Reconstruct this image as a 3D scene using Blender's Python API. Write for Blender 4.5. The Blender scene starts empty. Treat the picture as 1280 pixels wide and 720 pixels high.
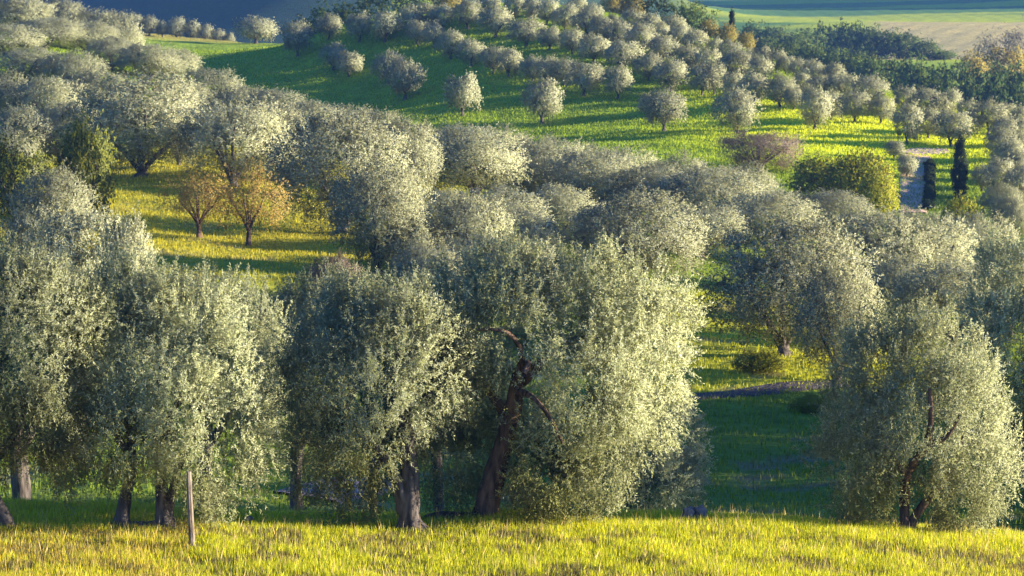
import bpy, math, random
import numpy as np
from mathutils import Vector

sc = bpy.context.scene
COL = sc.collection
R = math.radians
# ------------------------------------------------------------------ camera
F = 3630.0                      # focal length in units of the 1280 px frame
CAM = np.array([0.0, 0.0, 12.6])
PITCH = math.atan(510.0 / F)
cam_d = bpy.data.cameras.new('camera'); cam = bpy.data.objects.new('camera', cam_d); COL.objects.link(cam)
cam_d.sensor_width = 36.0; cam_d.lens = 36.0 * F / 1280.0
cam.location = CAM; cam.rotation_euler = (math.pi / 2 - PITCH, 0, 0)
cam_d.clip_start = 0.5; cam_d.clip_end = 12000
cam_d.dof.use_dof = True; cam_d.dof.focus_distance = 60.0; cam_d.dof.aperture_fstop = 5.6
sc.camera = cam
# ------------------------------------------------------------------ light
SUN_EL, SUN_AZ = R(13.5), R(-6)      # azimuth measured from +X (right) towards +Y (away)
sv = Vector((math.cos(SUN_EL) * math.cos(SUN_AZ), math.cos(SUN_EL) * math.sin(SUN_AZ), math.sin(SUN_EL)))
w = bpy.data.worlds.new('World'); sc.world = w; w.use_nodes = True
nt = w.node_tree; bg = nt.nodes['Background']
sky = nt.nodes.new('ShaderNodeTexSky'); sky.sky_type = 'NISHITA'; sky.sun_disc = False
sky.sun_elevation = SUN_EL; sky.sun_rotation = math.pi / 2 - SUN_AZ
sky.air_density = 1.2; sky.dust_density = 0.0; sky.ozone_density = 6.0
skm = nt.nodes.new('ShaderNodeVectorMath'); skm.operation = 'MULTIPLY'; skm.inputs[1].default_value = (.55, .9, 1.5)
nt.links.new(sky.outputs[0], skm.inputs[0]); nt.links.new(skm.outputs[0], bg.inputs[0]); bg.inputs[1].default_value = 0.068
sd = bpy.data.lights.new('sun', 'SUN'); sun = bpy.data.objects.new('sun', sd); COL.objects.link(sun)
sd.energy = 5.0; sd.angle = R(0.6); sd.color = (1.0, 0.91, 0.75)
sun.rotation_euler = sv.to_track_quat('Z', 'Y').to_euler()
sc.view_settings.view_transform = 'Standard'; sc.view_settings.look = 'None'
sc.view_settings.exposure = 1.75; sc.view_settings.gamma = 1.0
HAZE = 0.00014
cy = sc.cycles
cy.max_bounces = 6; cy.diffuse_bounces = 3; cy.glossy_bounces = 1; cy.transmission_bounces = 3
cy.volume_bounces = 0; cy.transparent_max_bounces = 4

# ------------------------------------------------------------------ terrain
cp, sp = math.cos(PITCH), math.sin(PITCH)
def ray(x, y):
    a = x - 640.0; b = 360.0 - y
    return np.array([a, F * cp + b * sp, -F * sp + b * cp])
def at(x, y, Y):
    d = ray(x, y); t = Y / d[1]
    return CAM + d * t
def px(P):
    P = np.asarray(P, float) - CAM
    f = P[..., 1] * cp - P[..., 2] * sp; u = P[..., 1] * sp + P[..., 2] * cp
    return 640 + F * P[..., 0] / f, 360 - F * u / f
G = []
def Q(Y, k=.5):
    return Y if Y < 255 or Y > 455 else 255 + (Y - 255) * k      # depth of the far hillside
def g(x, y, Y): G.append(at(x, y, Q(Y) if x > 260 else Y))
def gz(x, Y, z): G.append(np.array([(x - 640) * Y / F, Y, z]))
for x, dz in ((-200, .25), (150, .15), (640, .0), (1000, -.1), (1280, -.45), (1500, -.8)):
    gz(x, 40, dz); gz(x, 47, dz); gz(x, 54, dz); gz(x, 56.8, dz - .02)
    gz(x, 62, -1.6 + dz * .5); gz(x, 68, -3.6)
for x in (-200, 200, 640, 950, 1280, 1500):
    gz(x, 80, -5.2 if x > 500 else -4.4); gz(x, 92, -6.2 if x > 500 else -5.4)
for x in (640, 950, 1280, 1500): gz(x, 112, -6.7)
for p in ((890, 400, 128), (890, 340, 145), (900, 300, 158), (300, 380, 125), (300, 300, 148), (200, 225, 175),
          (450, 350, 132), (520, 310, 145), (50, 330, 130), (-150, 330, 128), (50, 210, 188), (50, 130, 222), (160, 100, 243), (100, 55, 285),
          (-150, 120, 222), (-150, 40, 285), (300, 200, 186), (300, 160, 212), (420, 240, 172), (450, 190, 205), (600, 250, 178),
          (300, 88, 422), (380, 110, 385), (250, 50, 436), (150, 40, 436), (200, 43, 436), (0, 36, 436), (200, 50, 415), (250, 57, 412), (450, 142, 348), (600, 172, 290), (480, 62, 402), (420, 34, 425),
          (600, 92, 345), (540, 12, 440), (600, 4, 440), (700, 42, 388), (800, 24, 415), (850, 104, 328), (900, 54, 380),
          (850, 182, 246), (1000, 162, 264), (1000, 108, 318), (1150, 160, 264), (1000, 90, 345), (1100, 125, 308),
          (1220, 150, 285), (1400, 150, 285), (1150, 192, 244), (1150, 262, 216), (1000, 222, 228), (750, 225, 230), (700, 270, 190), (900, 270, 188),
          (1100, 380, 150), (1250, 300, 195), (1400, 300, 195), (1280, 400, 140), (1450, 400, 140),
          (1100, 104, 500), (950, 70, 560), (1250, 118, 480), (1400, 118, 480), (1150, 72, 640), (1000, 40, 780), (1250, 66, 660), (1400, 66, 660),
          (960, 27, 900), (1150, 28, 880), (1400, 28, 880), (1000, 8, 1180), (1200, 8, 1180), (1450, 8, 1180)): g(*p)
for x in (-200, 0, 150): gz(x, 350, -9.0 if x > 100 else -6.0)
for x in (-200, 100, 400, 700): gz(x, 520, -17); gz(x, 700, -38); gz(x, 1000, -41); gz(x, 1300, -44)
for x in (-200, 100, 400, 700, 1000, 1200, 1450): gz(x, 1700, -25); gz(x, 2500, 60); gz(x, 4500, 160)
for x, Y, z in ((400, 410, -13.5), (500, 410, -13), (600, 420, -13), (700, 420, -13), (800, 430, -14), (400, 480, -16), (600, 480, -16), (900, 445, -15), (1000, 378, -15.5), (1000, 430, -20.5), (1100, 338, -15.5), (1100, 395, -20.5), (1200, 322, -15.5), (1200, 380, -20.5), (1420, 322, -15.5), (1420, 380, -20.5), (1600, 340, -15.5)): gz(x, Y, z)
for x, y, Y in ((290, 53, 400), (335, 56, 372), (372, 56, 352)): G.append(at(x, y, Y))
G = np.array(G)
def uv(x, y):
    th = np.arctan2(x, y); r = np.hypot(x, y)
    return th, r
def feat(x, y):
    th, r = uv(x, y)
    return np.stack([np.clip(th, -.3, .3) * 9.0, np.log(np.clip(r, 40, 4500)) * 7.0], -1)
def tps(r2): return 0.5 * r2 * np.log(r2 + 1e-9)
GF = feat(G[:, 0], G[:, 1])
n = len(G)
K = tps(((GF[:, None] - GF[None]) ** 2).sum(-1)) + np.eye(n) * 0.012
Pm = np.c_[np.ones(n), GF]
A = np.block([[K, Pm], [Pm.T, np.zeros((3, 3))]])
# work in height measured below the camera, divided by distance, so near and far weigh alike
GR = np.hypot(G[:, 0], G[:, 1])
W = np.linalg.solve(A, np.r_[(G[:, 2] - CAM[2]) / GR, 0, 0, 0])
def height(x, y):
    x = np.atleast_1d(np.asarray(x, float)); y = np.atleast_1d(np.asarray(y, float))
    out = np.empty(x.shape).ravel(); xf = x.ravel(); yf = y.ravel()
    for i in range(0, len(xf), 20000):
        X = xf[i:i + 20000]; Y = yf[i:i + 20000]
        f = feat(X, Y); th, r = uv(X, Y)
        v = tps(((f[:, None] - GF[None]) ** 2).sum(-1)) @ W[:-3] + W[-3] + f @ W[-2:]
        f0 = f.copy(); f0[:, 0] = 0
        m = np.clip((np.abs(th) - .5) / 1.8, 0, 1)
        rr = np.clip(r, 40, 4500)
        z = CAM[2] + v * rr
        z0 = np.clip(z, -45, 5)
        z = z * (1 - m) + (z0 * .3) * m
        z = z + np.clip(40 - r, 0, 40) * .21
        # far mountains
        z = z + 190 * np.exp(-((X + 45) / 62) ** 2 - ((Y - 1060) / 170) ** 2)  # peak above the view, shaped to shade the ground on its left
        z = z + 170 * np.exp(-((X - 470) / 130) ** 2 - ((Y - 1190) / 110) ** 2)  # unseen hill off to the right, added to cast a shadow wedge
        z = z + 100 * np.exp(-((X + 420) / 160) ** 2 - ((Y - 1300) / 170) ** 2)
        far = np.clip((r - 30) / 60, 0, 1)
        z = z + far * (.10 * np.sin(X * .9 + .3 * Y) * np.sin(Y * .55) + .12 * np.sin(X * .31 + 1.7) * np.sin(Y * .23 + X * .05))
        out[i:i + 20000] = z
    return out.reshape(x.shape)
def hz(x, y): return float(height(x, y)[0])
def ground(x, y, lo=45, hi=1500):
    """first point of the terrain seen through pixel (x, y)"""
    d = ray(x, y); Y = np.geomspace(lo, hi, 700); t = Y / d[1]
    P = CAM + d[None] * t[:, None]
    z = height(P[:, 0], P[:, 1]); s = np.nonzero(P[:, 2] <= z)[0]
    i = s[0] if len(s) else len(Y) - 1
    return P[i]

def sstep(a, b, v): t = np.clip((v - a) / (b - a), 0, 1); return t * t * (3 - 2 * t)
def vnoise(x, y, seed=0):
    xi = np.floor(x).astype(np.int64); yi = np.floor(y).astype(np.int64); fx = x - xi; fy = y - yi
    fx = fx * fx * (3 - 2 * fx); fy = fy * fy * (3 - 2 * fy)
    def h(a, b):
        v = np.sin(a * 127.1 + b * 311.7 + seed * 17.3) * 43758.5453
        return v - np.floor(v)
    return (h(xi, yi) * (1 - fx) + h(xi + 1, yi) * fx) * (1 - fy) + (h(xi, yi + 1) * (1 - fx) + h(xi + 1, yi + 1) * fx) * fy
def fbm(x, y, seed=0): return (vnoise(x, y, seed) + .5 * vnoise(x * 2.1, y * 2.1, seed + 1) + .25 * vnoise(x * 4.3, y * 4.3, seed + 2)) / 1.75

def new_mesh(name, V, faces4=None, mats=(), attr=None, smooth=False, tri=None, lie=None):
    me = bpy.data.meshes.new(name); V = np.asarray(V, np.float32)
    Fq = np.asarray(faces4 if faces4 is not None else tri, np.int32); k = Fq.shape[1]
    me.vertices.add(len(V)); me.vertices.foreach_set('co', V.ravel())
    me.loops.add(Fq.size); me.loops.foreach_set('vertex_index', Fq.ravel())
    me.polygons.add(len(Fq)); me.polygons.foreach_set('loop_start', np.arange(0, Fq.size, k, dtype=np.int32))
    if smooth: me.polygons.foreach_set('use_smooth', np.ones(len(Fq), bool))
    for m in mats: me.materials.append(m)
    if attr is not None:
        dom, arr = attr
        a = me.attributes.new('tint', 'FLOAT_COLOR', dom); a.data.foreach_set('color', np.c_[arr, np.ones(len(arr))].astype(np.float32).ravel())
    if lie is not None:
        a = me.attributes.new('lie', 'FLOAT_VECTOR', 'FACE'); a.data.foreach_set('vector', lie.astype(np.float32).ravel())
    me.update(); me.validate()
    return me

# ------------------------------------------------------------------ materials
def mat(name):
    m = bpy.data.materials.new(name); m.use_nodes = True; t = m.node_tree
    for nd in list(t.nodes): t.nodes.remove(nd)
    o = t.nodes.new('ShaderNodeOutputMaterial')
    return m, t, o
def leaf_mat(name, trans=.3, spec=.2, tint=(1, 1, 1), rough=.6, soft=True, tcol=(1.25, 1.15, .55), rnd=.18, shift=None):
    m, t, o = mat(name)
    at_ = t.nodes.new('ShaderNodeAttribute'); at_.attribute_name = 'tint'
    oi = t.nodes.new('ShaderNodeObjectInfo')
    mr = t.nodes.new('ShaderNodeMapRange'); mr.inputs[3].default_value = 1 - rnd; mr.inputs[4].default_value = 1 + rnd
    t.links.new(oi.outputs['Random'], mr.inputs[0])
    mu = t.nodes.new('ShaderNodeVectorMath'); mu.operation = 'SCALE'
    t.links.new(at_.outputs['Color'], mu.inputs[0]); t.links.new(mr.outputs[0], mu.inputs['Scale'])
    m2 = t.nodes.new('ShaderNodeVectorMath'); m2.operation = 'MULTIPLY'; m2.inputs[1].default_value = tint
    t.links.new(mu.outputs[0], m2.inputs[0])
    p = t.nodes.new('ShaderNodeBsdfPrincipled'); p.inputs['Roughness'].default_value = rough
    p.inputs['Specular IOR Level'].default_value = spec
    t.links.new(m2.outputs[0], p.inputs['Base Color'])
    if soft:   # leaves share the lie of their spray: stored per leaf as a direction on the mesh
        an = t.nodes.new('ShaderNodeAttribute'); an.attribute_name = 'lie'
        vt = t.nodes.new('ShaderNodeVectorTransform'); vt.vector_type = 'NORMAL'; vt.convert_from = 'OBJECT'; vt.convert_to = 'WORLD'
        t.links.new(an.outputs['Vector'], vt.inputs[0]); nn = t.nodes.new('ShaderNodeVectorMath'); nn.operation = 'NORMALIZE'
        t.links.new(vt.outputs[0], nn.inputs[0]); t.links.new(nn.outputs[0], p.inputs['Normal'])
    m3 = t.nodes.new('ShaderNodeVectorMath'); m3.operation = 'MULTIPLY'; m3.inputs[1].default_value = tcol
    t.links.new(m2.outputs[0], m3.inputs[0])
    tr = t.nodes.new('ShaderNodeBsdfTranslucent'); t.links.new(m3.outputs[0], tr.inputs['Color'])
    mx = t.nodes.new('ShaderNodeMixShader'); mx.inputs[0].default_value = trans
    t.links.new(p.outputs[0], mx.inputs[1]); t.links.new(tr.outputs[0], mx.inputs[2]); t.links.new(mx.outputs[0], o.inputs[0])
    return m
M_LEAF = leaf_mat('olive_leaf', trans=.36, tint=(1.0, 1.03, .96), tcol=(1.15, 1.12, .68))
M_LEAF_MID = leaf_mat('olive_leaf_grey', tint=(1.05, 1.05, 1.0), trans=.2)
M_LEAF_FAR = leaf_mat('olive_leaf_pale', tint=(1.02, 1.02, 1.02), trans=.22)
M_WOOD = leaf_mat('woodland_leaf', spec=.2)
M_GRASS = leaf_mat('grass_blade', soft=False, trans=.45, spec=.15, tcol=(1.25, 1.15, .5), rnd=0)
def bark(name, c1, c2, scale=9):
    m, t, o = mat(name)
    p = t.nodes.new('ShaderNodeBsdfPrincipled'); p.inputs['Roughness'].default_value = .9; p.inputs['Specular IOR Level'].default_value = .15
    tc = t.nodes.new('ShaderNodeTexCoord'); mp = t.nodes.new('ShaderNodeMapping'); mp.inputs['Scale'].default_value = (1, 1, .25)
    t.links.new(tc.outputs['Object'], mp.inputs[0])
    nz = t.nodes.new('ShaderNodeTexNoise'); nz.inputs['Scale'].default_value = scale; nz.inputs['Detail'].default_value = 5
    t.links.new(mp.outputs[0], nz.inputs[0])
    cr = t.nodes.new('ShaderNodeValToRGB'); cr.color_ramp.elements[0].position = .35; cr.color_ramp.elements[1].position = .68
    cr.color_ramp.elements[0].color = (*c1, 1); cr.color_ramp.elements[1].color = (*c2, 1)
    t.links.new(nz.outputs[0], cr.inputs[0]); t.links.new(cr.outputs[0], p.inputs['Base Color'])
    b = t.nodes.new('ShaderNodeBump'); b.inputs['Strength'].default_value = .9; b.inputs['Distance'].default_value = .04
    t.links.new(nz.outputs[0], b.inputs['Height']); t.links.new(b.outputs[0], p.inputs['Normal'])
    t.links.new(p.outputs[0], o.inputs[0]); return m
M_BARK = bark('olive_bark', (.035, .028, .024), (.17, .135, .11))
M_BARK2 = bark('reddish_bark', (.04, .026, .018), (.19, .115, .075))
M_POST = bark('weathered_wood', (.10, .07, .05), (.34, .27, .2), 14)
M_ROCK = bark('dark_stone', (.06, .06, .07), (.2, .19, .2), 6)
def ground_mat():
    m, t, o = mat('ground_grass')
    p = t.nodes.new('ShaderNodeBsdfPrincipled'); p.inputs['Roughness'].default_value = .95; p.inputs['Specular IOR Level'].default_value = .1
    a = t.nodes.new('ShaderNodeAttribute'); a.attribute_name = 'tint'
    ge = t.nodes.new('ShaderNodeNewGeometry')
    nz = t.nodes.new('ShaderNodeTexNoise'); nz.inputs['Scale'].default_value = .8; nz.inputs['Detail'].default_value = 7; nz.inputs['Roughness'].default_value = .65
    t.links.new(ge.outputs['Position'], nz.inputs[0])
    mr = t.nodes.new('ShaderNodeMapRange'); mr.inputs[1].default_value = .3; mr.inputs[2].default_value = .7; mr.inputs[3].default_value = .65; mr.inputs[4].default_value = 1.35
    t.links.new(nz.outputs[0], mr.inputs[0])
    mu = t.nodes.new('ShaderNodeVectorMath'); mu.operation = 'SCALE'
    t.links.new(a.outputs['Color'], mu.inputs[0]); t.links.new(mr.outputs[0], mu.inputs['Scale']); t.links.new(mu.outputs[0], p.inputs['Base Color'])
    n2 = t.nodes.new('ShaderNodeTexNoise'); n2.inputs['Scale'].default_value = 2.5; n2.inputs['Detail'].default_value = 6
    t.links.new(ge.outputs['Position'], n2.inputs[0])
    b = t.nodes.new('ShaderNodeBump'); b.inputs['Strength'].default_value = .8; b.inputs['Distance'].default_value = .25
    t.links.new(n2.outputs[0], b.inputs['Height']); t.links.new(b.outputs[0], p.inputs['Normal'])
    t.links.new(p.outputs[0], o.inputs[0]); return m
M_GROUND = ground_mat()

def structure(name, me):
    o = bpy.data.objects.new(name, me); COL.objects.link(o); o['kind'] = 'structure'; return o

# ground sheet: one fan-shaped sheet all round the camera
th = np.concatenate([np.linspace(-math.pi, -.34, 60, endpoint=False), np.linspace(-.34, .34, 420, endpoint=False), np.linspace(.34, math.pi, 61)])
rr = np.concatenate([[0.5, 4, 10, 18, 26, 34], np.geomspace(40, 5200, 720)])
TH, RR = np.meshgrid(th, rr); XX = RR * np.sin(TH); YY = RR * np.cos(TH); ZZ = height(XX, YY)
def ground_color(X, Y, Z=None):
    Z = height(X, Y) if Z is None else Z
    u, v = px(np.stack([X, Y, Z], -1)); r = np.hypot(X, Y)
    nz = fbm(X * .12, Y * .12, 3); n2 = fbm(X * .5, Y * .5, 9)
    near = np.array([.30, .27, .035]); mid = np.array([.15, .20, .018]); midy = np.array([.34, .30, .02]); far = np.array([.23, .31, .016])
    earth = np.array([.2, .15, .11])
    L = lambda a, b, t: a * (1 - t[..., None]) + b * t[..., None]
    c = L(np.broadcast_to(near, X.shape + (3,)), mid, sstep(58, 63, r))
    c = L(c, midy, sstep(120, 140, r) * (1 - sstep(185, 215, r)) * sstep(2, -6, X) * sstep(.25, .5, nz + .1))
    c = L(c, np.array([.34, .34, .02]), sstep(108.5, 110.5, Y) * (1 - sstep(132, 142, Y)) * sstep(3, 5, X) * (1 - sstep(15, 20, X)))  # sunlit patch in the right grass gap, painted as brighter yellow
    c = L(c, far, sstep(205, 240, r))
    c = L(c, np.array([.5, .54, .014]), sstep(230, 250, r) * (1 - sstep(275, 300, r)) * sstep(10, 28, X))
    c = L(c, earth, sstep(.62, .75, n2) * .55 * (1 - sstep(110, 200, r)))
    # lit ridge on the left
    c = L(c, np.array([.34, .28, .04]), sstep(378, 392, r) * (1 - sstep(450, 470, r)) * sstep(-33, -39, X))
    # plain beyond
    pl = sstep(560, 620, r)
    f1 = np.array([.40, .44, .02]); f2 = np.array([.52, .40, .13]); f3 = np.array([.10, .2, .03])
    fc = L(np.broadcast_to(f1, X.shape + (3,)), f3, sstep(.45, .6, fbm(X * .008, Y * .02, 5)))
    fc = L(fc, f1, sstep(870, 890, Y) * (1 - sstep(1030, 1060, Y)))
    fc = L(fc, f2, sstep(.118, .13, X / np.maximum(Y, 1)) * (1 - sstep(870, 885, Y)) * sstep(600, 610, Y))
    fc = L(fc, f3, sstep(0, 6, X - 150 + (Y - 640) * .12) * (1 - sstep(700, 740, Y)))
    c = L(c, fc, pl)
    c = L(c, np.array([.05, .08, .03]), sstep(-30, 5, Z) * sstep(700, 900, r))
    c = L(c, np.array([.04, .07, .03]), sstep(75, 40, X - (Y - 900) * .06) * sstep(700, 760, r))  # wooded hills on the left, colour darkened to deepen their shade
    return c
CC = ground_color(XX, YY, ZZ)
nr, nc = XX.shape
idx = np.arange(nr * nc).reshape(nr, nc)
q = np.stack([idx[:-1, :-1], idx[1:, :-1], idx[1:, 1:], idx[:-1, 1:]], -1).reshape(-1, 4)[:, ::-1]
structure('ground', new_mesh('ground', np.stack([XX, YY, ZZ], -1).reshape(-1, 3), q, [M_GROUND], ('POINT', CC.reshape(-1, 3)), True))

def strip(name, pts, wid, lift, m, col, seg=60):
    """a track lying on the terrain, pts in world xy"""
    pts = np.array(pts, float); d = np.r_[0, np.cumsum(np.hypot(*np.diff(pts, axis=0).T))]
    s = np.linspace(0, d[-1], seg); cx = np.interp(s, d, pts[:, 0]); cyy = np.interp(s, d, pts[:, 1]); ww = np.interp(s, d, wid)
    tx = np.gradient(cx); ty = np.gradient(cyy); l = np.hypot(tx, ty); nx, ny = ty / l, -tx / l
    k = 9; V = []
    for j in range(k):
        a = (j / (k - 1) - .5) * ww
        X = cx + nx * a; Y = cyy + ny * a; V.append(np.stack([X, Y, height(X, Y) + lift - (.12 if j in (0, k - 1) else 0)], -1))
    V = np.stack(V, 1).reshape(-1, 3); I = np.arange(seg * k).reshape(seg, k)
    q = np.stack([I[:-1, :-1], I[1:, :-1], I[1:, 1:], I[:-1, 1:]], -1).reshape(-1, 4)[:, ::-1]
    return structure(name, new_mesh(name, V, q, [m], ('POINT', np.tile(col, (len(V), 1))), True))
P1 = [ground(x, y)[:2] for x, y in ((1141, 268), (1142, 240), (1143, 215), (1145, 196))]
strip('track', P1, [2.3, 2.4, 2.6, 3.0], .07, M_GROUND, (.6, .38, .24))
P2 = [ground(x, y)[:2] for x, y in ((1128, 192), (1150, 190), (1185, 190))]
strip('path', P2, [2.0, 3.4, 1.6], .10, M_GROUND, (.5, .36, .26))
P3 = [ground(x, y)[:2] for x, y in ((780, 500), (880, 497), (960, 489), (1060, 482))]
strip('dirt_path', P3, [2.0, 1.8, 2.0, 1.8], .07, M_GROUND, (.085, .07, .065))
P4 = [ground(x, y)[:2] for x, y in ((380, 625), (425, 612), (470, 600))]
strip('dirt_path', P4, [2.6, 2.8, 2.4], .07, M_GROUND, (.28, .2, .17))

# ------------------------------------------------------------------ grass blades
def blades(X, Y, h, wd, col, rng, lean=.35):
    n = len(X); Z = height(X, Y) - .02
    a = rng.uniform(0, 2 * math.pi, n); la = rng.uniform(0, 2 * math.pi, n); ln = rng.uniform(0, lean, n) * h
    dx, dy = np.cos(a) * wd / 2, np.sin(a) * wd / 2; lx, ly = np.cos(la) * ln, np.sin(la) * ln
    V = np.empty((n, 5, 3)); B = np.stack([X, Y, Z], -1)
    V[:, 0] = B + np.stack([-dx, -dy, 0 * dx], -1); V[:, 1] = B + np.stack([dx, dy, 0 * dx], -1)
    V[:, 2] = B + np.stack([dx * .8 + lx * .35, dy * .8 + ly * .35, h * .55], -1)
    V[:, 4] = B + np.stack([-dx * .8 + lx * .35, -dy * .8 + ly * .35, h * .55], -1)
    V[:, 3] = B + np.stack([lx, ly, h * np.sqrt(1 - (ln / h) ** 2 * .8)], -1)
    F5 = np.arange(n * 5).reshape(n, 5)
    return V.reshape(-1, 3), F5, np.clip(col, 0, 1)
def grass(name, label, X, Y, h, wd, col, rng, lean=.35):
    V, F5, c = blades(X, Y, h, wd, col, rng, lean)
    o = bpy.data.objects.new(name, new_mesh(name, V, F5, [M_GRASS], ('FACE', c))); COL.objects.link(o)
    o['kind'] = 'stuff'; o['label'] = label; o['category'] = 'grass'; return o
rng = np.random.default_rng(5)
n = 520000
X = rng.uniform(-13.5, 13.5, n); Y = 48.8 + rng.uniform(0, 1, n) ** .9 * 10.6
cl = fbm(X * 1.1, Y * 1.1, 21); keep = rng.random(n) < .35 + .9 * cl; X, Y, cl = X[keep], Y[keep], cl[keep]; n = len(X)
pat = fbm(X * .45 + 4, Y * .8, 31)
h = (.10 + .13 * cl) * rng.uniform(.5, 1.35, n); tall = rng.random(n) < .04; h[tall] *= rng.uniform(1.2, 1.9, tall.sum())
c = np.array([.66, .66, .035]) * rng.uniform(.7, 1.2, (n, 1))
gr = rng.random(n) < .22; c[gr] = np.array([.3, .38, .03]) * rng.uniform(.7, 1.2, (gr.sum(), 1))
st = (rng.random(n) < np.clip((pat - .56) * 5, 0, .6)) ; c[st] = np.array([.36, .30, .12]) * rng.uniform(.5, 1.2, (st.sum(), 1)); h[st] *= .75
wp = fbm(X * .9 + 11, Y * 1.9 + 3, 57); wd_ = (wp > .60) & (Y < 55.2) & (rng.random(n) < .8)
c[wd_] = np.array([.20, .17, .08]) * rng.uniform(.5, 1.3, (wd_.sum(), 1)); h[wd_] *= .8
c[tall] = np.array([.6, .46, .2])
lf = (X < -6) & (rng.random(n) < .35); c[lf] = np.array([.62, .47, .09]) * rng.uniform(.7, 1.2, (lf.sum(), 1))
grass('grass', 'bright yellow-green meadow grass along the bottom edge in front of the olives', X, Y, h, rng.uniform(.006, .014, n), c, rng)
n = 200000
X = rng.uniform(-32, 32, n); Y = 61 + rng.random(n) * 135; ok = np.abs(X) < Y * .22; X, Y = X[ok], Y[ok]; n = len(X)
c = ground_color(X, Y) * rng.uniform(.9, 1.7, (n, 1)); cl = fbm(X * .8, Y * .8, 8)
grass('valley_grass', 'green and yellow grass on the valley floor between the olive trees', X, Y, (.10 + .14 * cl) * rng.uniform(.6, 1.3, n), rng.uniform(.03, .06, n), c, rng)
n = 330000
Y = 215 + rng.random(n) * 150; X = rng.uniform(-.19, .19, n) * Y
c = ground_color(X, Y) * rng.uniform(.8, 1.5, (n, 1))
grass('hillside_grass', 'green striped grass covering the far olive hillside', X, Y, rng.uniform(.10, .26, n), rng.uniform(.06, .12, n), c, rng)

# ------------------------------------------------------------------ tree building
OLIVE = [np.array([.48, .48, .28]), np.array([.60, .58, .40]), np.array([.36, .39, .18])]
OLIVE_P = [.45, .35, .2]
def nrm(v): return v / np.maximum(np.linalg.norm(v, axis=-1, keepdims=True), 1e-9)
def auto_blobs(rng, W, H, z0, k, lump=(.24, .40), core=.62):
    """core ellipsoid and lumps round it"""
    cz = z0 + H / 2
    B = [(0, 0, cz, W / 2 * core, W / 2 * core, H / 2 * core)]
    for i in range(k):
        ph = i * 2.399 + rng.uniform(-.4, .4); u = -0.75 + 1.7 * (i + .5) / k + rng.uniform(-.1, .1); u = max(-.85, min(.95, u))
        s = math.sqrt(1 - u * u); r = rng.uniform(*lump) * W * .5 * 1.25
        k1 = W / 2 - r * .85; k2 = H / 2 - r * .8
        B.append((math.cos(ph) * s * k1, math.sin(ph) * s * k1, cz + u * k2, r, r, r * rng.uniform(.8, 1.05)))
    return B
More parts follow.
